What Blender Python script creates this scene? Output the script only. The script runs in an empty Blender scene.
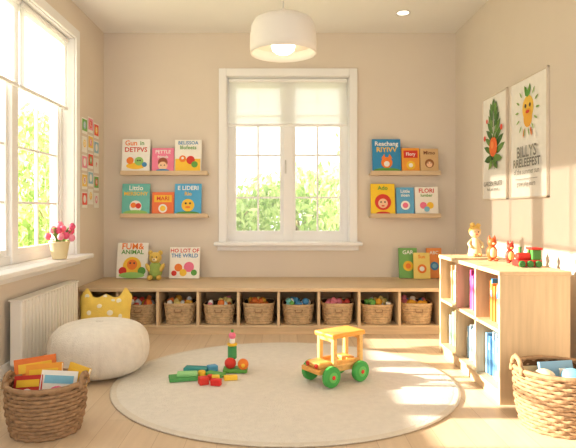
import bpy, bmesh, math, random
from mathutils import Matrix, Vector, Euler
random.seed(7)
sc = bpy.context.scene
PI = math.pi

# ------------------------------------------------------------------ materials
def lin(c):
    return tuple(((v/255)/12.92 if v/255 <= 0.04045 else ((v/255+0.055)/1.055)**2.4) for v in c)
_mc = {}
def mat(name, rgb, rough=0.6, var=0.06, scale=8.0, bump=0.0, bscale=60.0, stretch=(1,1,1), emit=0.0, trans=0.0, spec=0.3):
    if name in _mc: return _mc[name]
    m = bpy.data.materials.new(name); m.use_nodes = True
    nt = m.node_tree; b = nt.nodes['Principled BSDF']
    c = lin(rgb)
    tc = nt.nodes.new('ShaderNodeTexCoord'); mp = nt.nodes.new('ShaderNodeMapping')
    mp.inputs['Scale'].default_value = stretch
    nt.links.new(tc.outputs['Object'], mp.inputs['Vector'])
    n = nt.nodes.new('ShaderNodeTexNoise'); n.inputs['Scale'].default_value = scale; n.inputs['Detail'].default_value = 4
    nt.links.new(mp.outputs[0], n.inputs['Vector'])
    r = nt.nodes.new('ShaderNodeValToRGB')
    r.color_ramp.elements[0].position = 0.3; r.color_ramp.elements[1].position = 0.7
    r.color_ramp.elements[0].color = tuple(max(0, v*(1-var)) for v in c)+(1,)
    r.color_ramp.elements[1].color = tuple(min(1, v*(1+var)) for v in c)+(1,)
    nt.links.new(n.outputs['Fac'], r.inputs['Fac']); nt.links.new(r.outputs['Color'], b.inputs['Base Color'])
    b.inputs['Roughness'].default_value = rough
    b.inputs['Specular IOR Level'].default_value = spec
    if bump > 0:
        n2 = nt.nodes.new('ShaderNodeTexNoise'); n2.inputs['Scale'].default_value = bscale; n2.inputs['Detail'].default_value = 3
        nt.links.new(tc.outputs['Object'], n2.inputs['Vector'])
        bp = nt.nodes.new('ShaderNodeBump'); bp.inputs['Strength'].default_value = bump; bp.inputs['Distance'].default_value = 0.01
        nt.links.new(n2.outputs['Fac'], bp.inputs['Height']); nt.links.new(bp.outputs[0], b.inputs['Normal'])
    if emit > 0:
        b.inputs['Emission Color'].default_value = c+(1,); b.inputs['Emission Strength'].default_value = emit
    if trans > 0:
        out = nt.nodes['Material Output']; t = nt.nodes.new('ShaderNodeBsdfTranslucent')
        nt.links.new(r.outputs['Color'], t.inputs['Color'])
        mx = nt.nodes.new('ShaderNodeMixShader'); mx.inputs[0].default_value = trans
        nt.links.new(b.outputs[0], mx.inputs[1]); nt.links.new(t.outputs[0], mx.inputs[2]); nt.links.new(mx.outputs[0], out.inputs['Surface'])
    _mc[name] = m
    return m
def paint(rgb, rough=0.5):
    return mat('paint_%d_%d_%d' % rgb, rgb, rough, 0.03, 20)

def floor_mat():
    m = bpy.data.materials.new('floor_oak_planks'); m.use_nodes = True
    nt = m.node_tree; b = nt.nodes['Principled BSDF']
    tc = nt.nodes.new('ShaderNodeTexCoord'); mp = nt.nodes.new('ShaderNodeMapping')
    mp.inputs['Rotation'].default_value = (0, 0, PI/2)
    nt.links.new(tc.outputs['Object'], mp.inputs['Vector'])
    br = nt.nodes.new('ShaderNodeTexBrick')
    br.inputs['Scale'].default_value = 1.0; br.inputs['Brick Width'].default_value = 1.5; br.inputs['Row Height'].default_value = 0.14
    br.inputs['Mortar Size'].default_value = 0.0012; br.offset = 0.37
    br.inputs['Color1'].default_value = lin((223, 201, 173))+(1,); br.inputs['Color2'].default_value = lin((216, 192, 162))+(1,)
    br.inputs['Mortar'].default_value = lin((186, 158, 126))+(1,)
    nt.links.new(mp.outputs[0], br.inputs['Vector'])
    mp2 = nt.nodes.new('ShaderNodeMapping'); mp2.inputs['Scale'].default_value = (22, 1.2, 1)
    nt.links.new(tc.outputs['Object'], mp2.inputs['Vector'])
    n = nt.nodes.new('ShaderNodeTexNoise'); n.inputs['Scale'].default_value = 2.0; n.inputs['Detail'].default_value = 6
    nt.links.new(mp2.outputs[0], n.inputs['Vector'])
    r = nt.nodes.new('ShaderNodeValToRGB')
    r.color_ramp.elements[0].position = .3; r.color_ramp.elements[1].position = .7
    r.color_ramp.elements[0].color = (.91, .9, .885, 1); r.color_ramp.elements[1].color = (1, 1, 1, 1)
    nt.links.new(n.outputs['Fac'], r.inputs['Fac'])
    mx = nt.nodes.new('ShaderNodeMixRGB'); mx.blend_type = 'MULTIPLY'; mx.inputs[0].default_value = 1
    nt.links.new(br.outputs['Color'], mx.inputs[1]); nt.links.new(r.outputs['Color'], mx.inputs[2])
    nt.links.new(mx.outputs[0], b.inputs['Base Color'])
    b.inputs['Roughness'].default_value = 0.42; b.inputs['Specular IOR Level'].default_value = 0.4
    return m
def blind_mat():
    m = bpy.data.materials.new('blind_fabric'); m.use_nodes = True
    nt = m.node_tree; out = nt.nodes['Material Output']; nt.nodes.remove(nt.nodes['Principled BSDF'])
    d = nt.nodes.new('ShaderNodeBsdfDiffuse'); t = nt.nodes.new('ShaderNodeBsdfTranslucent'); tr = nt.nodes.new('ShaderNodeBsdfTransparent')
    w = nt.nodes.new('ShaderNodeTexWave'); w.inputs['Scale'].default_value = 60; tc = nt.nodes.new('ShaderNodeTexCoord')
    w.bands_direction = 'Z'
    nt.links.new(tc.outputs['Object'], w.inputs['Vector'])
    r = nt.nodes.new('ShaderNodeValToRGB'); r.color_ramp.elements[0].color = (.91, .905, .895, 1); r.color_ramp.elements[1].color = (.95, .945, .94, 1)
    nt.links.new(w.outputs['Fac'], r.inputs['Fac'])
    nt.links.new(r.outputs[0], d.inputs[0]); nt.links.new(r.outputs[0], t.inputs[0])
    a = nt.nodes.new('ShaderNodeMixShader'); a.inputs[0].default_value = 0.5
    nt.links.new(d.outputs[0], a.inputs[1]); nt.links.new(t.outputs[0], a.inputs[2])
    b = nt.nodes.new('ShaderNodeMixShader'); b.inputs[0].default_value = 0.34
    nt.links.new(a.outputs[0], b.inputs[1]); nt.links.new(tr.outputs[0], b.inputs[2]); nt.links.new(b.outputs[0], out.inputs['Surface'])
    return m
def glass_mat():
    m = bpy.data.materials.new('window_glass'); m.use_nodes = True
    nt = m.node_tree; out = nt.nodes['Material Output']; nt.nodes.remove(nt.nodes['Principled BSDF'])
    g = nt.nodes.new('ShaderNodeBsdfGlossy'); g.inputs['Roughness'].default_value = 0.02; tr = nt.nodes.new('ShaderNodeBsdfTransparent')
    b = nt.nodes.new('ShaderNodeMixShader'); b.inputs[0].default_value = 0.04
    nt.links.new(tr.outputs[0], b.inputs[1]); nt.links.new(g.outputs[0], b.inputs[2]); nt.links.new(b.outputs[0], out.inputs['Surface'])
    return m

WALL = mat('wall_paint_beige', (224, 212, 196), 0.9, 0.015, 3, 0.05, 200)
CEIL = mat('ceiling_paint', (240, 238, 234), 0.9, 0.01, 3)
WHITE = mat('white_trim_paint', (242, 241, 239), 0.45, 0.01, 5)
RADW = mat('radiator_enamel', (240, 236, 228), 0.35, 0.01, 5)
WOOD = mat('maple_wood', (212, 186, 150), 0.5, 0.09, 3, stretch=(1.2, 14, 14))
WOODY = mat('maple_wood_long', (212, 184, 146), 0.5, 0.09, 3, stretch=(14, 1.2, 14))
WOODZ = mat('maple_wood_upright', (210, 184, 148), 0.5, 0.09, 3, stretch=(14, 14, 1.2))
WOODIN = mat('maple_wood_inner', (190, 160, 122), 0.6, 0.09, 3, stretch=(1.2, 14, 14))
FLOOR = floor_mat(); BLIND = blind_mat(); GLASS = glass_mat()
RUG = mat('rug_wool', (232, 226, 215), 0.95, 0.04, 30, 0.7, 140)
RUGE = mat('rug_edge_binding', (224, 215, 199), 0.95, 0.04, 30, 0.6, 140)
POUF = mat('pouf_boucle', (236, 229, 217), 0.95, 0.04, 30, 0.6, 160)
WICK = mat('wicker_natural', (204, 174, 134), 0.7, 0.2, 40, 0.3, 120)
WICKD = mat('wicker_brown', (160, 128, 96), 0.7, 0.26, 40, 0.3, 120)
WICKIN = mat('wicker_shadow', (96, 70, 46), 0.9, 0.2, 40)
PAGE = mat('page_paper', (240, 234, 220), 0.8, 0.03, 90)

# ------------------------------------------------------------------ mesh builder
class MB:
    def __init__(s): s.v=[]; s.f=[]; s.mi=[]; s.sm=[]; s.mats=[]
    def m(s, mt):
        if mt not in s.mats: s.mats.append(mt)
        return s.mats.index(mt)
    def add(s, vs, fs, mt, M=None, smooth=False):
        o=len(s.v); k=s.m(mt)
        for p in vs:
            p=Vector(p); s.v.append(tuple(M@p) if M is not None else tuple(p))
        for f in fs: s.f.append([i+o for i in f]); s.mi.append(k); s.sm.append(smooth)
    def box(s, c, d, mt, bev=0.0, M=None, R=None, seg=2):
        bm=bmesh.new(); bmesh.ops.create_cube(bm, size=1)
        for v in bm.verts: v.co=Vector((v.co.x*d[0], v.co.y*d[1], v.co.z*d[2]))
        if bev>0: bmesh.ops.bevel(bm, geom=list(bm.edges), offset=min(bev, min(d)*0.49), segments=seg, affect='EDGES', profile=0.5)
        T=Matrix.Translation(c)
        if R is not None: T=T@R
        if M is not None: T=M@T
        bm.verts.index_update()
        s.add([v.co for v in bm.verts], [[v.index for v in f.verts] for f in bm.faces], mt, T, smooth=False)
        bm.free()
    def bb(s, x0,x1,y0,y1,z0,z1, mt, bev=0.0, M=None):
        s.box(((x0+x1)/2,(y0+y1)/2,(z0+z1)/2),(abs(x1-x0),abs(y1-y0),abs(z1-z0)),mt,bev,M)
    def lathe(s, prof, mt, M=None, seg=32, rad=None, smooth=True, sx=1, sy=1):
        vs=[];fs=[];n=len(prof)
        for i in range(seg):
            a=2*PI*i/seg
            for j,(r,z) in enumerate(prof):
                k = rad(a,j/(n-1)) if rad else 1
                vs.append((r*k*math.cos(a)*sx, r*k*math.sin(a)*sy, z))
        for i in range(seg):
            i2=(i+1)%seg
            for j in range(n-1):
                fs.append([i*n+j, i2*n+j, i2*n+j+1, i*n+j+1])
        s.add(vs,fs,mt,M,smooth)
    def cyl(s, c, r, h, mt, R=None, M=None, seg=24, bev=0.0, r2=None):
        r2 = r if r2 is None else r2
        b=min(bev, h*.4)
        prof=[(0.0001,-h/2),(r-b,-h/2),(r,-h/2+b),(r2,h/2-b),(r2-b,h/2),(0.0001,h/2)] if b>0 else [(0.0001,-h/2),(r,-h/2),(r2,h/2),(0.0001,h/2)]
        T=Matrix.Translation(c)
        if R is not None: T=T@R
        if M is not None: T=M@T
        s.lathe(prof, mt, T, seg, smooth=False)
    def ell(s, c, d, mt, R=None, M=None, seg=20, rings=12):
        prof=[(max(1e-4,math.sin(PI*j/rings)),-math.cos(PI*j/rings)) for j in range(rings+1)]
        T=Matrix.Translation(c)
        if R is not None: T=T@R
        T=T@Matrix.Diagonal((d[0],d[1],d[2],1))
        if M is not None: T=M@T
        s.lathe(prof, mt, T, seg)
    def tube(s, pts, r, mt, M=None, seg=8, closed=False):
        pts=[Vector(p) for p in pts]; n=len(pts); vs=[];fs=[]
        rr = r if isinstance(r,(list,tuple)) else [r]*n
        for i,p in enumerate(pts):
            a=pts[(i-1)%n] if (closed or i>0) else p
            b=pts[(i+1)%n] if (closed or i<n-1) else p
            t=(b-a).normalized(); up=Vector((0,0,1)) if abs(t.z)<.93 else Vector((1,0,0))
            u=t.cross(up).normalized(); w=u.cross(t)
            for k in range(seg):
                q=2*PI*k/seg; vs.append(p+u*math.cos(q)*rr[i]+w*math.sin(q)*rr[i])
        for i in range(n if closed else n-1):
            j=(i+1)%n
            for k in range(seg):
                k2=(k+1)%seg; fs.append([i*seg+k,i*seg+k2,j*seg+k2,j*seg+k])
        if not closed:
            fs.append(list(range(seg))[::-1]); fs.append([(n-1)*seg+k for k in range(seg)])
        s.add(vs,fs,mt,M,True)
    def plate(s, pts, t, mt, M=None):   # polygon in local XZ, thickness toward -Y
        n=len(pts)
        vs=[(x,0,z) for x,z in pts]+[(x,-t,z) for x,z in pts]
        fs=[list(range(n))[::-1], [n+i for i in range(n)]]+[[i,(i+1)%n,n+(i+1)%n,n+i] for i in range(n)]
        s.add(vs,fs,mt,M)
    def text(s, body, size, mt, M, bold=0.0):
        cu=bpy.data.curves.new('tmp','FONT'); cu.body=body; cu.size=size; cu.align_x='CENTER'; cu.align_y='CENTER'; cu.resolution_u=2; cu.offset=bold
        ob=bpy.data.objects.new('tmp',cu); sc.collection.objects.link(ob)
        bpy.context.view_layer.update(); dg=bpy.context.evaluated_depsgraph_get()
        me=bpy.data.meshes.new_from_object(ob.evaluated_get(dg))
        s.add([v.co.copy() for v in me.vertices],[list(p.vertices) for p in me.polygons],mt,M@Matrix.Rotation(PI/2,4,'X'))
        bpy.data.objects.remove(ob); bpy.data.meshes.remove(me)
    def obj(s, name, mods=None):
        lo=[min(v[i] for v in s.v) for i in range(3)]; hi=[max(v[i] for v in s.v) for i in range(3)]
        o=Vector(((lo[0]+hi[0])/2,(lo[1]+hi[1])/2,lo[2]))
        me=bpy.data.meshes.new(name); me.from_pydata([tuple(Vector(v)-o) for v in s.v],[],s.f)
        for mt in s.mats: me.materials.append(mt)
        me.polygons.foreach_set('material_index', s.mi); me.polygons.foreach_set('use_smooth', s.sm); me.update()
        bm=bmesh.new(); bm.from_mesh(me); bmesh.ops.recalc_face_normals(bm, faces=list(bm.faces)); bm.to_mesh(me); bm.free()
        ob=bpy.data.objects.new(name,me); ob.location=o; sc.collection.objects.link(ob)
        return ob
T3=lambda x,y,z: Matrix.Translation((x,y,z))
RX=lambda a: Matrix.Rotation(a,4,'X')
RY=lambda a: Matrix.Rotation(a,4,'Y')
RZ=lambda a: Matrix.Rotation(a,4,'Z')

# ------------------------------------------------------------------ room shell
XL,XR,YB,YF,ZC = -1.66,1.69,5.33,-1.2,2.706
b=MB(); b.bb(XL-.2,XR+.2,YF,YB+.2,-.1,0,FLOOR); b.obj('floor')
b=MB(); b.bb(XL-.2,XR+.2,YF,YB+.2,ZC,ZC+.1,CEIL); b.obj('ceiling')
b=MB(); b.bb(XR,XR+.2,YF,YB+.2,0,ZC,WALL); b.obj('wall_right')
# back wall with opening
ox0,ox1,oz0,oz1 = -.49,.68,.72,2.29
b=MB()
b.bb(XL,ox0,YB,YB+.2,0,ZC,WALL); b.bb(ox1,XR,YB,YB+.2,0,ZC,WALL)
b.bb(ox0,ox1,YB,YB+.2,0,oz0,WALL); b.bb(ox0,ox1,YB,YB+.2,oz1,ZC,WALL); b.obj('wall_back')
ly0,ly1,lz0,lz1 = 2.0,4.56,.66,2.42
b=MB()
b.bb(XL-.2,XL,YF,ly0,0,ZC,WALL); b.bb(XL-.2,XL,ly1,YB+.2,0,ZC,WALL)
b.bb(XL-.2,XL,ly0,ly1,0,lz0,WALL); b.bb(XL-.2,XL,ly0,ly1,lz1,ZC,WALL); b.obj('wall_left')
b=MB(); b.bb(XR-.014,XR-.0005,YF,YB-.02,.0,.09,WHITE,.004); b.obj('baseboard_right')
b=MB(); b.bb(XL+.0005,XL+.014,YF,4.57,.0,.09,WHITE,.004); b.obj('baseboard_left')

# back window
b=MB()
b.bb(ox0+.009,ox0+.055,YB+.06,YB+.13,oz0,oz1,WHITE); b.bb(ox1-.055,ox1-.009,YB+.06,YB+.13,oz0,oz1,WHITE)
b.bb(ox0+.009,ox1-.009,YB+.062,YB+.128,oz0+.003,oz0+.06,WHITE); b.bb(ox0+.009,ox1-.009,YB+.062,YB+.128,oz1-.055,oz1-.009,WHITE)
cx=.095
b.bb(cx-.045,cx+.045,YB+.052,YB+.13,oz0+.003,oz1-.009,WHITE,.004)
for s0,s1 in ((ox0+.055,cx-.045),(cx+.045,ox1-.055)):
    b.bb(s0,s0+.03,YB+.075,YB+.12,oz0+.06,oz1-.05,WHITE); b.bb(s1-.03,s1,YB+.075,YB+.12,oz0+.06,oz1-.05,WHITE)
    b.bb(s0,s1,YB+.077,YB+.118,oz0+.06,oz0+.1,WHITE); b.bb(s0,s1,YB+.077,YB+.118,oz1-.09,oz1-.05,WHITE)
    mx=(s0+s1)/2
    b.bb(mx-.009,mx+.009,YB+.085,YB+.11,oz0+.08,oz1-.08,WHITE,.002)
    for z in (1.14,1.55,1.93): b.bb(s0,s1,YB+.087,YB+.108,z-.009,z+.009,WHITE,.002)
    b.bb(s0+.02,s1-.02,YB+.096,YB+.099,oz0+.08,oz1-.08,GLASS)
b.bb(cx-.03,cx-.015,YB+.042,YB+.053,1.37,1.5,mat('handle_metal',(200,198,192),.3),.004)
b.obj('window_1')
b=MB()
b.bb(ox0-.072,ox0,YB-.025,YB-.0005,oz0-.02,oz1+.073,WHITE,.004); b.bb(ox1,ox1+.072,YB-.025,YB-.0005,oz0-.02,oz1+.073,WHITE,.004)
b.bb(ox0,ox1,YB-.025,YB-.0005,oz1,oz1+.073,WHITE,.004)
b.bb(ox0-.11,ox1+.11,YB-.11,YB-.0005,oz0-.035,oz0,WHITE,.008)
b.bb(ox0-.085,ox1+.085,YB-.03,YB-.0005,oz0-.085,oz0-.035,WHITE,.004)
b.bb(ox0,ox1,YB-.001,YB+.19,oz0-.03,oz0+.003,WHITE)
b.bb(ox0,ox0+.008,YB-.001,YB+.19,oz0,oz1,WHITE); b.bb(ox1-.008,ox1,YB-.001,YB+.19,oz0,oz1,WHITE); b.bb(ox0,ox1,YB-.001,YB+.19,oz1-.008,oz1,WHITE)
b.obj('trim_1')
b=MB()
b.bb(ox0+.02,ox1-.02,YB+.020,YB+.022,1.83,2.25,BLIND)
b.cyl((cx,YB+.02,2.258),.018,1.12,WHITE,RY(PI/2)); b.bb(ox0+.02,ox1-.02,YB+.012,YB+.028,1.815,1.84,WHITE,.004)
b.obj('roller_blind')

# left window
b=MB(); X0,X1=XL-.15,XL-.09
b.bb(X0,X1,ly0,ly0+.06,lz0,lz1,WHITE); b.bb(X0,X1,ly1-.05,ly1-.009,lz0,lz1,WHITE)
b.bb(X0+.002,X1-.002,ly0,ly1-.009,lz0+.002,lz0+.06,WHITE); b.bb(X0+.002,X1-.002,ly0,ly1-.009,lz1-.06,lz1-.009,WHITE)
edges=[2.06,2.86,3.70,4.51]
for y in (2.86,3.70): b.bb(X0-.01,X1+.015,y-.045,y+.045,lz0+.002,lz1-.009,WHITE,.004)
for i in range(3):
    a0=edges[i]+(.045 if i else 0); a1=edges[i+1]-(.045 if i<2 else 0)
    b.bb(X0+.01,X1-.01,a0,a0+.035,lz0+.06,lz1-.06,WHITE); b.bb(X0+.01,X1-.01,a1-.035,a1,lz0+.06,lz1-.06,WHITE)
    b.bb(X0+.012,X1-.012,a0,a1,lz0+.06,lz0+.1,WHITE)
    my=(a0+a1)/2; b.bb(X0+.018,X1-.018,my-.009,my+.009,lz0+.08,lz1-.06,WHITE,.002)
    for z in (1.07,1.45,1.85): b.bb(X0+.02,X1-.02,a0,a1,z-.009,z+.009,WHITE,.002)
    b.bb(X0+.028,X0+.031,a0,a1,lz0+.07,lz1-.07,GLASS)
b.obj('window_2')
b=MB()
b.bb(XL-.19,XL+.001,ly1-.008,ly1,lz0,lz1,WHITE); b.bb(XL-.19,XL+.001,ly0,ly1,lz1-.008,lz1,WHITE)
b.bb(XL+.0005,XL+.022,ly1,ly1+.075,lz0-.02,lz1+.075,WHITE,.004); b.bb(XL+.0005,XL+.022,ly0-.075,ly0,lz0-.02,lz1+.075,WHITE,.004)
b.bb(XL+.0005,XL+.022,ly0,ly1,lz1,lz1+.075,WHITE,.004)
b.bb(XL+.0005,XL+.13,ly0-.1,ly1+.1,lz0-.035,lz0,WHITE,.008); b.bb(XL-.19,XL+.002,ly0,ly1,lz0-.03,lz0+.001,WHITE)
b.bb(XL+.0005,XL+.025,ly0-.08,ly1+.08,lz0-.085,lz0-.035,WHITE,.004)
b.obj('trim_2')
for (a0,a1) in ((2.02,2.84),(2.87,3.68),(3.71,4.53)):
    b=MB(); b.bb(XL-.05,XL-.046,a0,a1,1.84,2.4,BLIND); b.cyl((XL-.048,(a0+a1)/2,2.388),.018,a1-a0,WHITE,RX(PI/2))
    b.bb(XL-.057,XL-.039,a0,a1,1.825,1.85,WHITE,.004); b.obj('roller_blind')

# ------------------------------------------------------------------ outdoors
LEAFS=[mat('leaf_a',(196,214,146),.6,.12,3,trans=.5),mat('leaf_b',(166,194,120),.6,.12,3,trans=.5),mat('leaf_c',(216,228,172),.6,.1,3,trans=.5)]
BARK=mat('bark',(170,150,124),.9,.2,10)
def tree(x,y,zc,rx,ry,rz,n,seed,ls=.09):
    r=random.Random(seed); b=MB()
    b.tube([(x,y,-.39),(x+.05,y,zc*.5),(x,y,zc)],[.06,.05,.03],BARK)
    for k in range(6):
        a=r.random()*6.28; b.tube([(x,y,zc*.6),(x+math.cos(a)*rx*.6,y+math.sin(a)*ry*.6,zc+r.uniform(-.3,.5)*rz)],[.03,.01],BARK)
    clus=[]
    for k in range(26):
        while True:
            p=Vector((r.uniform(-1,1),r.uniform(-1,1),r.uniform(-1,1)))
            if p.length<1: break
        clus.append(p)
    for k in range(n):
        c=clus[r.randrange(26)]; p=c+Vector((r.gauss(0,.16),r.gauss(0,.16),r.gauss(0,.16)))
        zz=zc+p.z*rz
        if zz<-.25: zz=-.25+r.random()*.4
        M=T3(x+p.x*rx,y+p.y*ry,zz)@Euler((r.random()*6,r.random()*6,r.random()*6)).to_matrix().to_4x4()
        s=ls*r.uniform(.6,1.3)
        b.add([(-s,0,0),(-s*.2,s*.45,0.01),(s,0,0),(-s*.2,-s*.45,0.01)],[[0,1,2,3]],LEAFS[r.randrange(3)],M)
    b.obj('garden_tree')
tree(-.9,10.2,.95,1.2,.8,1.0,2600,1); tree(1.5,10.0,1.0,1.2,.8,1.15,2600,2); tree(.4,12,1.0,1.5,.9,.8,2200,3)
tree(-3.9,9.5,1.2,1.2,.9,1.4,3000,4); tree(-5.8,11.5,1.4,1.6,1.1,1.6,3000,5); tree(3.4,12,1.3,1.4,.9,1.5,2000,6); tree(-2.6,13.5,1.2,1.6,1,1.3,2000,8)
LAWN=mat('lawn_grass',(210,214,172),.9,.1,6)
b=MB(); b.bb(-16,16,5.6,30,-.5,-.4,LAWN); b.bb(-16,-2.1,-2,5.6,-.5,-.4,LAWN); b.obj('lawn')

# ------------------------------------------------------------------ ceiling lights
b=MB()
LAMP=mat('lamp_shade_enamel',(232,227,219),.5,.01,5)
prof=[(.02,.215),(.07,.215),(.13,.207),(.165,.188),(.182,.155),(.189,.1),(.19,.04),(.188,.0),(.183,.0),(.184,.04),(.182,.1),(.176,.15),(.16,.178),(.13,.194),(.02,.2)]
LZ=1.912
b.lathe(prof,LAMP,T3(.03,3.2,LZ),64)
b.lathe([(.0001,.06),(.183,.06)],mat('lamp_diffuser',(240,228,206),.6,.01,5,emit=.15),T3(.03,3.2,LZ),48)
b.lathe([(.0001,-.0),(.04,.003),(.062,.02),(.068,.045),(.066,.06)],mat('lamp_bulb',(255,240,210),.4,.01,5,emit=6),T3(.03,3.2,LZ),32)
b.cyl((.03,3.2,LZ+.23),.02,.05,LAMP,bev=.005); b.cyl((.03,3.2,2.42),.0045,.57,paint((205,200,192)),seg=10); b.cyl((.03,3.2,2.69),.05,.03,LAMP,bev=.006)
b.obj('pendant_lamp')
b=MB(); b.lathe([(.045,-.001),(.062,-.007),(.064,-.001)],WHITE,T3(1.07,4.79,ZC),32)
b.lathe([(.0001,-.002),(.046,-.002)],mat('downlight_lens',(255,246,225),.4,.01,5,emit=5),T3(1.07,4.79,ZC),32); b.obj('recessed_downlight')

# ------------------------------------------------------------------ cubby bench (low shelf)
SY0,SY1=4.58,5.325; sx0,sx1=-1.655,1.675
b=MB()
b.bb(sx0,sx1,SY0-.01,SY1,.352,.382,WOOD,.004)
b.bb(sx0,sx1,SY0+.012,SY1,0,.055,WOOD,.002); b.bb(sx0,sx1,SY0,SY1,.055,.075,WOOD,.003)
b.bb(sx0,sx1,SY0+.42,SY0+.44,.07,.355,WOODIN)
parts=[-1.317+.3303*k for k in range(9)]
for x in [sx0+.012]+parts+[sx1-.012]: b.bb(x-.011,x+.011,SY0,SY0+.43,.07,.355,WOODZ,.002)
b.obj('cubby_bench')

def wring(b, a, c, z, tr, tz, mt, n_exp, stakes, amp, phase, cx, cy, N):
    seg=6; vs=[];fs=[]
    for i in range(N):
        t=2*PI*i/N; ct,st=math.cos(t),math.sin(t)
        e=2/n_exp
        ux=math.copysign(abs(ct)**e,ct); uy=math.copysign(abs(st)**e,st)
        off=amp*math.sin(stakes*t/2+phase)
        px,py=ux*a,uy*c; L=math.hypot(px,py); nx,ny=px/L,py/L
        for k in range(seg):
            q=2*PI*k/seg
            rr=off+math.cos(q)*tr
            vs.append((cx+px+nx*rr,cy+py+ny*rr,z+math.sin(q)*tz))
    for i in range(N):
        j=(i+1)%N
        for k in range(seg):
            k2=(k+1)%seg; fs.append([i*seg+k,i*seg+k2,j*seg+k2,j*seg+k])
    b.add(vs,fs,mt,None,True)
def basket(b, cx,cy,z0, a0,c0,a1,c1,h, rows, stakes, mt, n_exp=2.0, N=96, belly=0.0, handles=None, tr=.006):
    def dims(t):
        k=math.sin(PI*t)*belly; return a0+(a1-a0)*t+k, c0+(c1-c0)*t+k
    hz=h/rows
    for k in range(rows):
        t=(k+.5)/rows; a,c=dims(t)
        wring(b,a,c,z0+h*t,tr*.75,hz*.56,mt,n_exp,stakes,tr*.55,k*PI,cx,cy,N)
    a,c=dims(1); wring(b,a,c,z0+h,tr*1.6,tr*1.5,mt,n_exp,stakes,tr*.2,0,cx,cy,N)
    a,c=dims(0); wring(b,a,c,z0+tr*1.3,tr*1.4,tr*1.3,mt,n_exp,stakes,tr*.2,0,cx,cy,N)
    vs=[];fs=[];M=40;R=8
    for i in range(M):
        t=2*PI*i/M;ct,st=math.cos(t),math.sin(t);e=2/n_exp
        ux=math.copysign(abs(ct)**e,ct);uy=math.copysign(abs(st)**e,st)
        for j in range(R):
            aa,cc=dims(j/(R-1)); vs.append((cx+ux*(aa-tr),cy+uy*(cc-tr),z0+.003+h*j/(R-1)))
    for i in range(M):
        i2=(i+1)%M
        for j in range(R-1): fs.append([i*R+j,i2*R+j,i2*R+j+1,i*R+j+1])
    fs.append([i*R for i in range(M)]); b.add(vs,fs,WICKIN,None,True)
    if handles:
        for sgn in (-1,1):
            pts=[]
            for k in range(17):
                q=PI*k/16; pts.append((cx+sgn*(a1+.004)*math.cos(handles[2]) - math.sin(handles[2])*math.cos(q)*handles[0]*sgn,
                                       cy+sgn*(c1+.004)*math.sin(handles[2]) + math.cos(handles[2])*math.cos(q)*handles[0]*sgn,
                                       z0+h-.02+math.sin(q)*handles[1]))
            b.tube(pts,tr*1.5,mt)
            b.tube([(p[0],p[1],p[2]+math.sin(i*1.6)*tr*1.1) for i,p in enumerate(pts)],tr*.9,mt)

TOY=[(226,84,70),(240,180,60),(80,150,200),(110,180,90),(236,140,160),(245,225,140),(120,200,200),(240,240,235),(238,130,60)]
themes=[[0,1,8,7],[7,8,5,1],[5,7,8,4],[1,0,5,8],[2,6,3,7],[0,8,7,4],[1,3,7,5],[7,4,2,1]]
for k in range(8):
    cx=parts[k]+.165; b=MB(); cy=SY0+.19; w=.132
    basket(b,cx,cy,.077,w*.86,.14,w,.155,.155+.01*(k%2),8,26,WICK,4.0,78,0,None,.005)
    b.tube([(cx-.03,cy-.168,.2),(cx-.025,cy-.176,.178),(cx+.025,cy-.176,.178),(cx+.03,cy-.168,.2)],.005,WICKD)
    r=random.Random(k+5)
    for j in range(17):
        mt=paint(TOY[themes[k][r.randrange(4)]]); x=cx+r.uniform(-.085,.085); y=cy+r.uniform(-.12,.08); z=.232+r.uniform(-.01,.03)
        q=r.random(); R=Euler((r.uniform(-.8,.8),r.uniform(-.8,.8),r.uniform(0,3))).to_matrix().to_4x4()
        if q<.4: s=r.uniform(.02,.032); b.ell((x,y,z),(s,s,s),mt,seg=14,rings=8)
        elif q<.75: b.box((x,y,z),(.05,.035,.035),mt,.005,R=R)
        else: b.cyl((x,y,z),.022,.05,mt,R,bev=.004,seg=16)
    b.obj('toy_basket')

# ------------------------------------------------------------------ flat art helper
def circ(x,z,rx,rz=None,n=20,a0=0,a1=2*PI):
    rz=rx if rz is None else rz
    return [(x+rx*math.cos(a0+(a1-a0)*i/n),z+rz*math.sin(a0+(a1-a0)*i/n)) for i in range(n)]
def art(b,M,w,h,els):
    y=-.0008
    for e in els:
        k=e[0]; y-=.0005
        MM=M@T3(0,y,0)
        if k=='c': b.plate(circ((e[1]-.5)*w,e[2]*h,e[3]*w),.0005,paint(e[4]),MM)
        elif k=='e': b.plate(circ((e[1]-.5)*w,e[2]*h,e[3]*w,e[4]*w),.0005,paint(e[5]),MM)
        elif k=='r': 
            x,z,ww,hh=(e[1]-.5)*w,e[2]*h,e[3]*w/2,e[4]*h/2
            b.plate([(x-ww,z-hh),(x+ww,z-hh),(x+ww,z+hh),(x-ww,z+hh)],.0005,paint(e[5]),MM)
        elif k=='p': b.plate([((p[0]-.5)*w,p[1]*h) for p in e[1]],.0005,paint(e[2]),MM)
        elif k=='l':
            x,z=(e[1]-.5)*w,e[2]*h; L=e[4]*w; W=e[5]*w; a=e[3]
            pts=[(0,0),(L*.3,W),(L*.7,W*.8),(L,0),(L*.7,-W*.8),(L*.3,-W)]
            b.plate([(x+p*math.cos(a)-q*math.sin(a),z+p*math.sin(a)+q*math.cos(a)) for p,q in pts],.0005,paint(e[6]),MM)
        elif k=='t': b.text(e[1],e[4]*w,paint(e[5]),MM@T3((e[2]-.5)*w,-.0004,e[3]*h),bold=e[4]*w*.02)
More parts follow.
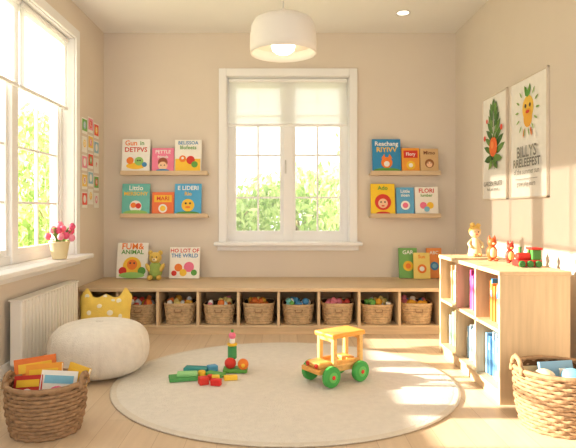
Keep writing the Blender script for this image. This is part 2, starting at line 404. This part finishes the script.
def bookbody(b,M,w,h,rgb,t=.018):
    c=paint(rgb)
    b.box((0,-.001,h/2),(w,.002,h),c,M=M@T3(0,.0,0)); b.box((0,t,h/2),(w,.002,h),c,M=M)
    b.box((w*.01,t/2,h/2),(w*.96,t-.001,h*.965),PAGE,M=M); b.box((-w/2+.001,t/2,h/2),(.003,t,h),c,M=M)
def pbook(x,y,z,w,h,rgb,els,tilt=.12,yaw=0):
    b=MB(); M=T3(x,y,z+.021*math.sin(tilt))@RZ(yaw)@RX(-tilt)
    bookbody(b,M,w,h,rgb); art(b,M@T3(0,-.0015,0),w,h,els); return b.obj('picture_book')
R_=(214,60,48);Y_=(244,196,60);G_=(96,160,70);B_=(70,140,190);O_=(238,130,50);W_=(245,242,234);K_=(70,60,56);P_=(236,120,150);LG=(150,200,110);SK=(244,200,160);TN=(214,170,110);LB=(130,190,215)
for (x0,x1,nm) in ((-1.475,-.655,0),(.865,1.52,1)):
    for z in (1.365,.965):
        b=MB(); b.bb(x0,x1,YB-.10,YB-.001,z-.018,z,WOOD,.003); b.bb(x0,x1,YB-.11,YB-.098,z-.018,z+.022,WOOD,.003)
        b.obj('picture_ledge')
by=YB-.088
z=1.3665
pbook(-1.335,by,z,.26,.32,W_,[('t','Gun',.32,.88,.26,O_),('t','in',.72,.88,.22,G_),('t','DETPVS',.5,.68,.24,R_),('e',.5,.2,.34,.12,Y_),('c',.3,.36,.13,O_),('c',.62,.34,.16,LG),('c',.82,.24,.09,B_),('c',.58,.36,.03,K_),('c',.66,.36,.03,K_)])
pbook(-1.08,by,z,.205,.235,(238,130,160),[('t','PETTLE',.5,.84,.22,W_),('t','friends',.5,.64,.18,W_),('c',.5,.3,.22,SK),('c',.5,.42,.22,(150,80,50)),('c',.5,.28,.19,SK),('c',.42,.3,.03,K_),('c',.58,.3,.03,K_),('e',.5,.08,.3,.08,B_)])
pbook(-.845,by,z,.25,.315,(242,238,226),[('t','BELISSOA',.5,.9,.18,B_),('t','lilofeets',.5,.76,.2,G_),('r',.5,.22,.94,.4,Y_),('c',.3,.42,.13,O_),('c',.6,.38,.16,R_),('c',.75,.25,.12,G_),('c',.3,.44,.05,W_)])
z=.9665
pbook(-1.335,by,z,.26,.3,(110,190,180),[('t','Littlo',.5,.86,.24,W_),('t','MERSONY',.5,.68,.19,Y_),('c',.5,.28,.22,W_),('e',.5,.08,.44,.1,LG),('c',.42,.32,.1,O_),('c',.6,.3,.1,R_)])
pbook(-1.08,by,z,.205,.22,(236,120,70),[('r',.5,.72,.8,.3,Y_),('t','MARI',.5,.72,.26,R_),('c',.5,.3,.2,W_),('c',.5,.3,.13,Y_)])
pbook(-.845,by,z,.25,.3,(84,170,216),[('t','E LIDERI',.5,.86,.22,W_),('t','Rio',.5,.68,.2,Y_),('c',.5,.32,.24,Y_),('c',.42,.38,.04,K_),('c',.58,.38,.04,K_),('e',.5,.26,.1,.04,O_),('e',.5,.06,.44,.08,G_)])
z=1.3665
pbook(1.02,by,z,.265,.32,(52,140,190),[('t','Reachang',.5,.86,.22,W_),('t','RIYIVV',.5,.68,.25,Y_),('c',.5,.3,.2,O_),('p',[(.3,.42),(.42,.56),(.46,.42)],O_),('p',[(.54,.42),(.6,.56),(.7,.42)],O_),('c',.5,.26,.1,W_),('e',.5,.06,.48,.1,G_)])
pbook(1.245,by,z,.165,.235,(238,160,60),[('r',.5,.75,.8,.3,R_),('t','Flory',.5,.75,.26,W_),('c',.5,.3,.25,Y_),('c',.5,.3,.12,W_)])
pbook(1.42,by,z,.17,.23,(216,180,130),[('t','Mimo',.5,.82,.28,(120,70,40)),('c',.5,.38,.25,(150,95,55)),('c',.5,.34,.16,SK),('c',.42,.4,.03,K_),('c',.58,.4,.03,K_)])
z=.9665
pbook(.985,by,z,.225,.3,(246,204,50),[('c',.5,.42,.34,R_),('c',.5,.38,.2,SK),('c',.42,.42,.035,K_),('c',.58,.42,.035,K_),('e',.5,.3,.07,.03,R_),('t','Ado',.5,.86,.24,G_),('e',.5,.06,.3,.08,R_)])
pbook(1.195,by,z,.165,.265,(100,170,210),[('t','Little',.5,.86,.26,W_),('t','sloan',.5,.72,.24,W_),('c',.5,.36,.26,W_),('c',.5,.36,.16,P_)])
pbook(1.395,by,z,.215,.27,(244,238,226),[('t','FLORI',.5,.86,.26,R_),('t','lumber',.5,.7,.18,G_),('c',.35,.35,.15,P_),('c',.65,.35,.15,Y_),('c',.5,.22,.12,LB)])
z=.3835
pbook(-1.36,5.20,z,.285,.33,(244,240,230),[('t','FUM&',.5,.89,.28,O_),('t','ANIMAL',.5,.73,.2,G_),('c',.5,.34,.3,Y_),('c',.5,.38,.17,O_),('c',.2,.2,.13,R_),('c',.82,.2,.13,G_),('e',.5,.08,.42,.1,LG),('c',.44,.42,.03,K_),('c',.57,.42,.03,K_)],.18)
pbook(-.87,5.19,z,.28,.29,(246,240,228),[('t','HO LOT OF',.5,.88,.18,R_),('t','THE WRLD',.5,.72,.18,B_),('c',.3,.34,.13,O_),('c',.65,.36,.17,P_),('c',.46,.18,.12,Y_),('c',.82,.18,.1,G_),('c',.16,.16,.09,R_)],.18)
pbook(1.215,5.21,z,.17,.28,(120,176,96),[('t','GAR',.5,.85,.3,W_),('c',.5,.4,.28,Y_),('c',.5,.4,.15,O_)],.15)
pbook(1.33,5.16,z,.15,.24,(240,214,120),[('t','Sun',.5,.84,.3,O_),('c',.5,.38,.28,O_),('c',.5,.38,.15,W_)],.15)
pbook(1.46,5.21,z,.14,.28,(240,150,80),[('t','ABC',.5,.84,.3,W_),('c',.5,.4,.28,B_),('c',.5,.4,.16,LB)],.15)
# teddy
b=MB(); F=mat('plush_yellow',(226,192,98),.95,.1,40,.6,150); F2=mat('plush_green',(160,182,96),.95,.1,40,.6,150)
x,y=-1.12,5.12; 
b.ell((x,y,z+.085),(.064,.052,.085),F2); b.ell((x,y-.005,z+.2),(.058,.05,.052),F)
for s in(-1,1):
    b.ell((x+s*.045,y,z+.246),(.022,.013,.022),F); b.ell((x+s*.062,y-.02,z+.11),(.02,.022,.046),F,RY(s*.5)); b.ell((x+s*.04,y-.05,z+.024),(.025,.042,.023),F)
    b.ell((x+s*.02,y-.05,z+.21),(.006,.004,.007),paint(K_))
b.ell((x,y-.048,z+.186),(.022,.017,.017),paint((245,226,180))); b.ell((x,y-.064,z+.192),(.007,.005,.005),paint(K_)); b.obj('teddy_bear')

# ------------------------------------------------------------------ left wall cards
b=MB()
pal=[(230,90,70),(120,180,90),(245,205,90),(240,238,228),(236,150,170),(150,195,210),(240,236,226)]
for ci in range(3):
    for ri in range(5):
        yy=4.79+ci*.155; zz=1.04+ri*.158+(.03 if ci==1 else 0)
        M=T3(XL+.003,yy,zz)@RZ(PI/2); c=pal[(ci*3+ri*2)%7]
        b.plate([(-.07,0),(.07,0),(.07,.135),(-.07,.135)],.002,paint((244,241,232)),M)
        c1=pal[(ci*2+ri*3)%7]
        art(b,M@T3(0,-.002,0),.14,.135,[('r',.5,.55,.84,.74,c),('c',.5,.55,.24,c1 if c1!=c else pal[3]),('t','ABCDEFGHKLMNPRS'[ci*5+ri],.5,.55,.4,pal[3] if c1!=pal[3] else R_)])
b.obj('wall_alphabet_cards')

# ------------------------------------------------------------------ right wall posters
def poster(y0,y1,els):
    b=MB(); w=y1-y0; h=.82; M=T3(XR-.001,(y0+y1)/2,1.10)@RZ(-PI/2)
    PF=mat('poster_frame_wood',(226,214,196),.5,.05,10)
    b.box((0,-.006,h/2),(w-.01,.008,h-.01),paint((246,243,235)),M=M)
    for s in(-1,1): b.box((s*(w/2-.006),-.009,h/2),(.012,.018,h),PF,.002,M=M)
    b.box((0,-.009,.006),(w,.018,.012),PF,.002,M=M); b.box((0,-.009,h-.006),(w,.018,.012),PF,.002,M=M)
    art(b,M@T3(0,-.0105,0),w,h,els); b.obj('framed_poster')
e=[]
GR=[(84,130,60),(110,150,74),(66,110,54)]
e.append(('r',.5,.52,.02,.46,(90,120,60)))
for i in range(7):
    zz=.44+i*.062
    for s in(-1,1):
        a=PI/2-s*(1.25-.13*i); e.append(('l',.5+s*.03,zz,a,.42-.035*i,.055,GR[(i+(s>0))%3]))
e+= [('l',.5,.84,PI/2,.2,.05,GR[0]),('c',.5,.5,.16,(236,110,50)),('c',.46,.52,.06,(246,150,80)),('l',.5,.58,PI/2-.6,.14,.03,GR[1]),('l',.5,.4,-.1,.36,.06,GR[1]),('l',.5,.4,PI+.1,.36,.06,GR[2]),('l',.5,.38,-.7,.24,.05,GR[0]),('l',.5,.38,PI+.7,.24,.05,GR[1]),
     ('c',.16,.6,.045,(228,80,60)),('c',.84,.66,.045,(228,80,60)),('c',.26,.76,.035,(228,80,60)),('t','GARDEN FRUITS',.5,.15,.1,(120,116,106)),('t','fresh and sweet',.5,.1,.07,(150,146,136))]
poster(4.10,4.59,e)
e=[('c',.5,.74,.15,(244,200,80)),('c',.5,.66,.115,(240,176,60)),('c',.44,.76,.025,K_),('c',.56,.76,.025,K_),('e',.5,.71,.05,.02,R_),('l',.5,.83,PI/2-.5,.16,.04,G_),('l',.5,.83,PI/2+.5,.16,.04,G_),
   ('l',.42,.58,-PI/2-.3,.12,.02,O_),('l',.58,.58,-PI/2+.3,.12,.02,O_)]
for i in range(14):
    a=i*2*PI/14; e.append(('l',.5+.22*math.cos(a),.72+.22*math.sin(a)*.68,a,.1,.014,(140,176,90)))
e+=[('t','BILLYS',.5,.38,.19,(130,128,120)),('t','RRELEEFEST',.5,.29,.14,(130,128,120)),('t','of the summer sun',.5,.22,.09,(160,158,150)),('r',.5,.16,.6,.006,(180,176,168)),('t','grow play learn',.5,.12,.08,(170,166,158))]
poster(3.48,4.04,e)

# ------------------------------------------------------------------ radiator
b=MB(); n=19; ya,yb=3.38,4.34
for i in range(n):
    y=ya+(i+.5)*(yb-ya)/n
    b.bb(XL+.035,XL+.115,y-.020,y+.020,.07,.465,RADW,.012)
b.bb(XL+.05,XL+.1,ya+.01,yb-.01,.41,.44,RADW,.008); b.bb(XL+.05,XL+.1,ya+.01,yb-.01,.09,.12,RADW,.008)
b.bb(XL+.03,XL+.12,ya,yb,.463,.475,RADW,.004)
for y in (ya+.08,yb-.08): b.bb(XL+.06,XL+.09,y-.012,y+.012,0,.08,RADW,.003); b.bb(XL+.015,XL+.05,y-.01,y+.01,.36,.39,RADW)
b.tube([(XL+.075,yb+.0,.1),(XL+.075,yb+.05,.1),(XL+.075,yb+.05,0)],.009,RADW); b.obj('radiator')

# tulips
b=MB(); px,py,pz=-1.60,4.10,.662
POT=mat('ceramic_cream',(236,220,176),.35,.03,8)
b.lathe([(.0001,0),(.048,0),(.052,.006),(.07,.115),(.075,.118),(.075,.13),(.068,.13),(.062,.11),(.0001,.11)],POT,T3(px,py,pz),32)
b.lathe([(.0001,.112),(.064,.112)],paint((90,66,46)),T3(px,py,pz),24)
TG=mat('tulip_green',(136,180,84),.6,.12,20,trans=.25); r=random.Random(11)
for i in range(15):
    a=i*2.4; rr=.015+.11*math.sqrt(i/15); h=.195+r.uniform(-.03,.05)-rr*.3
    ex,ey=px+math.cos(a)*rr*.75+.015,py+math.sin(a)*rr*1.15; 
    b.tube([(px+math.cos(a)*rr*.3,py+math.sin(a)*rr*.3,pz+.1),((px+ex)/2,(py+ey)/2,pz+.1+h*.3),(ex,ey,pz+h)],.0035,TG)
    pk=mat('tulip_pink_%d'%(i%3),[(242,132,158),(246,160,182),(234,104,140)][i%3],.6,.1,40,trans=.25)
    b.lathe([(.0001,0),(.014,.004),(.023,.018),(.024,.03),(.018,.044),(.008,.052)],pk,T3(ex,ey,pz+h-.004)@RX(r.uniform(-.3,.3)),9,rad=lambda q,t:1+.12*math.cos(3*q)*t)
for i in range(18):
    a=i*2.1+.5; L=.09+r.uniform(0,.05)
    vs=[];fs=[]
    for k in range(7):
        t=k/6; d=.02+L*.85*t**1.3; zz=pz+.1+L*1.0*math.sin(t*1.9); w=.018*math.sin(PI*(t*.85+.12))
        cx_,cy_=px+math.cos(a)*d*.7,py+math.sin(a)*d; vs+= [(cx_-math.sin(a)*w,cy_+math.cos(a)*w,zz),(cx_+math.sin(a)*w,cy_-math.cos(a)*w,zz)]
    for k in range(6): fs.append([2*k,2*k+1,2*k+3,2*k+2])
    b.add(vs,fs,TG,None,True)
b.obj('potted_tulips')

# ------------------------------------------------------------------ pouf
b=MB(); prof=[]
for j in range(25):
    a=-PI/2+PI*j/24; c=math.cos(a); s_=math.sin(a)
    prof.append((max(1e-4,.305*abs(c)**.5),.163+.163*math.copysign(abs(s_)**.8,s_)))
PX,PY=-1.115,3.50
b.lathe(prof,POUF,T3(PX,PY,0.0),144,rad=lambda a,t:1-.03*math.exp(-((((a*12/(2*PI))%1)-.5)/.06)**2)*math.sin(PI*min(1,max(0,t))))
b.ell((PX,PY,.327),(.025,.025,.006),POUF); b.obj('pouf')

# cushion with ears
CU=mat('cushion_yellow',(244,212,104),.9,.05,20,.3,120)
b=MB(); N=28; vs=[];fs=[]
M=T3(-1.35,4.36,.02)@RZ(.12)@RX(-.22)
def outline(u):
    return .33+.075*max(0,1-abs(abs(u)-.74)/.26)-.015*math.cos(u*PI/2)+ .03*max(0,1-abs(u)/.3)
for side in(-1,1):
    for i in range(N+1):
        for j in range(N+1):
            u=-1+2*i/N; v=j/N; H=outline(u); 
            th=.075*max(0,(1-u**4))**.5*max(0,(1-(2*v-1)**4))**.5
            bul=1-.06*math.sin(PI*v)**2
            vs.append((u*.2*bul,side*th,v*H))
def idx(s,i,j): return s*(N+1)**2+i*(N+1)+j
for s in(0,1):
    for i in range(N):
        for j in range(N): fs.append([idx(s,i,j),idx(s,i+1,j),idx(s,i+1,j+1),idx(s,i,j+1)])
b.add(vs,fs,CU,M,True)
for (u,v,rr) in [(-.6,.55,.022),(-.2,.75,.02),(.25,.6,.024),(.6,.8,.02),(.65,.45,.02),(-.35,.35,.022),(.1,.3,.02),(-.75,.82,.018),(.0,.93,.016),(.35,.9,.016)]:
    H=outline(u); th=.075*(1-u**4)**.5*(1-(2*v-1)**4)**.5
    b.ell((u*.18,-th+.001,v*H),(rr,.004,rr*.9),paint((246,240,220)),M=M)
b.obj('throw_cushion')

# ------------------------------------------------------------------ rug
b=MB(); b.lathe([(.0001,.001),(.985,.001),(1.0,.005),(.998,.009),(.985,.012),(.96,.011)],RUGE,T3(.04,3.34,0),128,sx=1.005,sy=.945)
b.lathe([(.965,.011),(.955,.014),(.7,.014),(.4,.014),(.0001,.014)],RUG,T3(.04,3.34,0),128,sx=1.005,sy=.945); b.obj('round_rug')
RZ0=.015
# ------------------------------------------------------------------ toy car
b=MB(); TW=mat('toy_wood_yellow',(232,186,108),.45,.1,6,stretch=(3,14,14)); TO=mat('toy_wood_orange',(228,168,88),.45,.1,6,stretch=(3,14,14)); TR=mat('toy_roof_yellow',(238,168,70),.4,.06,6); TGN=mat('toy_green',(70,165,78),.4,.04,10)
M=T3(.335,3.3,RZ0)@RZ(PI+.6)
b.box((0,0,.085),(.34,.13,.032),TW,.008,M=M)
b.box((.118,0,.118),(.1,.125,.036),TO,.012,M=M); b.box((-.05,0,.107),(.2,.15,.014),TW,.004,M=M)
for xx in(.06,-.14):
    for yy in(-.064,.064): b.box((xx,yy,.19),(.028,.026,.17),TW,.006,M=M)
    b.box((xx,0,.255),(.022,.13,.022),TW,.004,M=M)
b.box((-.04,0,.28),(.255,.172,.028),TR,.01,M=M)
for yy in(-.064,.064): b.box((-.04,yy,.122),(.2,.018,.022),TO,.004,M=M)
b.box((-.085,0,.125),(.06,.09,.026),TO,.006,M=M); b.box((.178,0,.092),(.02,.16,.028),TO,.006,M=M)
for yy in(-.04,.04): b.cyl((.172,yy,.12),.013,.012,paint(R_),RY(PI/2),M,16,.003)
for xx in(.105,-.115):
    b.cyl((xx,0,.06),.008,.2,TO,RX(PI/2),M,12)
    for yy in(-.095,.095):
        b.cyl((xx,yy,.061),.06,.036,TGN,RX(PI/2),M,36,.008); b.cyl((xx,yy*1.19,.061),.03,.006,mat('toy_green_hub',(110,190,96),.4),RX(PI/2),M,24,.002); b.cyl((xx,yy*1.21,.061),.012,.012,paint(R_),RX(PI/2),M,16,.003)
b.obj('toy_car')

# stacking toy
b=MB(); x,y=-.285,3.48
b.box((x+.02,y,RZ0+.014),(.15,.09,.026),paint(G_),.008)
b.ell((x-.01,y-.015,RZ0+.058),(.036,.036,.034),paint(R_)); b.ell((x+.07,y-.03,RZ0+.055),(.034,.034,.034),paint(O_)); b.ell((x+.072,y-.062,RZ0+.055),(.012,.006,.012),paint(Y_))
b.cyl((x,y+.01,RZ0+.12),.028,.08,paint((70,150,90)),bev=.005); b.cyl((x,y+.01,RZ0+.168),.032,.016,paint(Y_),bev=.005)
b.cyl((x,y+.01,RZ0+.19),.018,.03,paint((240,238,230)),bev=.004); b.ell((x,y+.01,RZ0+.222),(.022,.022,.023),paint(P_)); b.cyl((x,y+.01,RZ0+.25),.008,.02,paint(G_))
b.obj('stacking_toy')
# blocks
b=MB()
def blk(px,py,sx,sy,sz,c,yaw,z=RZ0): b.box((px,py,z+sz/2+.0005),(sx,sy,sz),paint(c),.005,R=RZ(yaw))
blk(-.56,3.32,.17,.1,.022,(84,160,90),.25); blk(-.54,3.33,.12,.07,.018,(150,210,140),.1,RZ0+.022)
blk(-.51,3.50,.15,.07,.024,(60,150,150),-.15); blk(-.38,3.39,.12,.06,.022,(96,170,84),-.5); blk(-.41,3.50,.06,.05,.035,(90,165,205),.5)
blk(-.43,3.23,.055,.05,.042,R_,.4); blk(-.365,3.28,.045,.045,.036,(246,206,70),.1); blk(-.355,3.21,.06,.04,.036,(220,50,44),-.2)
blk(-.28,3.31,.08,.035,.028,(246,206,70),.2); b.cyl((-.46,3.38,RZ0+.018),.023,.034,paint(Y_),bev=.004); b.cyl((-.40,3.31,RZ0+.016),.02,.03,paint(R_),bev=.004)
b.obj('building_blocks')

# ------------------------------------------------------------------ bookcase right
bx0,bx1,y0,y1,H=1.16,1.53,2.93,4.02,.70
b=MB()
b.bb(bx0,bx1,y0,y0+.022,0,H-.022,WOODZ,.002); b.bb(bx0,bx1,y1-.022,y1,0,H-.022,WOODZ,.002)
b.bb(bx0-.006,bx1+.004,y0-.006,y1+.006,H-.024,H,WOODY,.004); b.bb(bx0+.01,bx1,y0+.02,y1-.02,0,.05,WOODY); b.bb(bx0,bx1,y0+.02,y1-.02,.05,.07,WOODY,.002)
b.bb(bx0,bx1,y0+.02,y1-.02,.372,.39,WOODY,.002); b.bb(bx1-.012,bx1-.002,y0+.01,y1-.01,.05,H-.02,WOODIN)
ys=[y0+.011,y0+.011+(y1-y0-.022)/3,y0+.011+2*(y1-y0-.022)/3,y1-.011]
for y in ys[1:3]: b.bb(bx0,bx1-.01,y-.009,y+.009,.07,H-.022,WOODZ,.002)
b.obj('bookcase')
b=MB(); r=random.Random(21)
cols={ (0,1):[(70,140,195),(236,140,70),(190,160,120)], (1,1):[(190,80,140),(150,90,170),(226,110,130)], (2,1):[(240,232,216),(206,176,130),(226,216,200)],
       (0,0):[(120,170,210),(190,214,230),(90,140,185)], (1,0):[(200,210,214),(236,226,206),(150,180,200)], (2,0):[(222,212,190),(160,190,186),(236,206,150)]}
for (ci,ri),cc in cols.items():
    ya,yb=ys[ci]+.014,ys[ci+1]-.014; z0=.0715 if ri==0 else .3915; y=ya
    lim= ya+(yb-ya)*(.92 if ri==0 else .8)
    while y<lim:
        t=r.uniform(.014,.03); h=r.uniform(.19,.255); d=r.uniform(.2,.24); c=cc[r.randrange(3)]
        if y+t>yb: break
        xf=bx0+.05+r.uniform(0,.02)
        b.bb(xf,xf+d,y,y+t-.001,z0,z0+h,paint(c),.002); b.bb(xf-.0008,xf,y+t*.1,y+t*.85,z0+h*.65,z0+h*.82,paint(cc[(r.randrange(3))]))
        y+=t
b.obj('shelved_books')
# items on top
zt=H+.001
b=MB(); x,y=1.365,3.88; DW=mat('doll_wood',(232,208,160),.5,.06,10)
b.lathe([(.0001,0),(.045,0),(.048,.01),(.04,.06),(.026,.11),(.02,.125),(.0001,.13)],DW,T3(x,y,zt),24)
b.ell((x,y,zt+.165),(.038,.036,.04),paint((236,198,150))); b.ell((x,y+.008,zt+.178),(.041,.038,.036),paint((224,184,94))); b.ell((x-.02,y-.005,zt+.215),(.018,.018,.018),paint((224,184,94)));b.ell((x+.02,y-.005,zt+.212),(.016,.016,.016),paint((224,184,94)))
for s in(-1,1):
    b.tube([(x+s*.024,y,zt+.11),(x+s*.048,y-.012,zt+.085),(x+s*.04,y-.035,zt+.06)],[.011,.01,.009],DW); b.ell((x+s*.013,y-.034,zt+.168),(.004,.003,.005),paint(K_))
    b.cyl((x+s*.02,y-.045,zt+.011),.013,.02,paint(TN),bev=.004,seg=14)
b.ell((x,y-.038,zt+.152),(.009,.003,.003),paint(R_)); b.obj('wooden_doll')
def critter(x,y,c1,c2,h):
    b=MB(); k=h/.13
    b.ell((x,y,zt+.045*k),(.03*k,.024*k,.04*k),paint(c1)); b.ell((x,y-.004,zt+.1*k),(.024*k,.022*k,.024*k),paint(c1)); b.ell((x,y-.018*k,zt+.045*k),(.018*k,.012*k,.028*k),paint(c2))
    for s in(-1,1):
        b.lathe([(.009*k,0),(.006*k,.014*k),(.0001,.026*k)],paint(c1),T3(x+s*.014*k,y,zt+.115*k),10); b.ell((x+s*.016*k,y-.016*k,zt+.008*k),(.012*k,.018*k,.008*k),paint(c1)); b.ell((x+s*.009*k,y-.022*k,zt+.104*k),(.003,.002,.003),paint(K_))
    b.ell((x,y-.024*k,zt+.095*k),(.008*k,.008*k,.006*k),paint(c2)); b.obj('toy_fox')
critter(1.345,3.52,(214,90,44),(240,200,150),.15); critter(1.40,3.38,(190,56,40),(236,170,100),.125)
b=MB(); x,y=1.40,3.15; M=T3(x,y,zt)@Matrix.Scale(1.15,4)
b.box((0,0,.02),(.12,.07,.03),paint((180,44,38)),.005,M=M); b.box((.035,0,.06),(.045,.06,.05),paint((70,130,60)),.005,M=M); b.box((.035,0,.089),(.055,.07,.01),paint((196,50,40)),.003,M=M)
b.cyl((-.02,0,.05),.02,.065,paint((196,50,40)),RY(PI/2),M,20,.004); b.cyl((-.035,0,.082),.008,.03,paint((70,130,60)),None,M,14)
for xx in(-.04,0,.04):
    for s in(-1,1): b.cyl((xx,s*.038,.0165),.0165,.012,paint((60,120,60)),RX(PI/2),M,18,.003)
b.obj('toy_train')

# ------------------------------------------------------------------ big baskets
BX,BY=-1.075,2.60
b=MB(); basket(b,BX,BY,.001,.145,.145,.17,.17,.225,13,34,WICKD,2,170,.012,(.05,.055,.0),.008)
for (dx,dy,w,h,c,yw,tl,zz) in [(-.06,.05,.19,.24,(226,120,50),.2,-.25,.08),(-.02,.0,.18,.22,(236,160,60),-.1,-.3,.08),(.05,-.045,.16,.2,(240,236,226),.25,-.35,.08),(-.08,-.05,.15,.18,(200,60,50),-.2,-.35,.08),(.08,.03,.13,.21,(236,190,70),-.5,-.3,.08)]:
    M=T3(BX+dx,BY+dy,zz)@RZ(yw)@RY(.12*(-1 if dx<0 else 1))@RX(tl); bookbody(b,M,w,h,c,.012)
    art(b,M@T3(0,-.0015,0),w,h,[('r',.5,.8,.8,.18,Y_ if c!=(240,236,226) else LB),('c',.5,.45,.26,W_ if c[1]<180 else P_)])
b.obj('book_basket')
BX,BY=1.325,2.65
b=MB(); basket(b,BX,BY,.001,.16,.16,.192,.192,.27,15,34,WICKD,2,170,.012,(.055,.075,.0),.008)
for (dx,dy,w,h,c,yw) in [(.04,.03,.18,.22,(120,165,200),.2),(.08,-.04,.14,.2,(236,230,216),-.2),(-.04,.06,.16,.19,(220,196,150),.1)]:
    M=T3(BX+dx,BY+dy,.07)@RZ(yw)@RX(-.25); bookbody(b,M,w,h,c,.014)
b.ell((BX+.04,BY-.05,.24),(.05,.05,.045),paint((110,170,205))); b.ell((BX-.06,BY+.01,.22),(.055,.05,.045),paint((226,210,180))); b.obj('toy_storage_basket')

# ------------------------------------------------------------------ light, world, camera
w=bpy.data.worlds.new('sky_world'); sc.world=w; w.use_nodes=True; nt=w.node_tree; bg=nt.nodes['Background']
bg.inputs['Color'].default_value=(1,.975,.94,1); bg.inputs['Strength'].default_value=2.15
s=bpy.data.lights.new('sun','SUN'); s.energy=23.0; s.angle=math.radians(0.8); s.color=(1,.87,.69)
so=bpy.data.objects.new('sun',s); sc.collection.objects.link(so); so.rotation_euler=Vector((1,-0.015,-.31)).to_track_quat('-Z','Y').to_euler(); so.location=(-8,4,4)
cam=bpy.data.cameras.new('camera'); co=bpy.data.objects.new('camera',cam); sc.collection.objects.link(co)
co.location=(0,0,1.02); co.rotation_euler=(PI/2,0,0); cam.lens=35; cam.sensor_width=36; cam.shift_x=10/576; cam.shift_y=-14/576; cam.clip_start=.05
sc.camera=co
sc.view_settings.view_transform='Standard'; sc.view_settings.look='None'; sc.view_settings.exposure=0.0
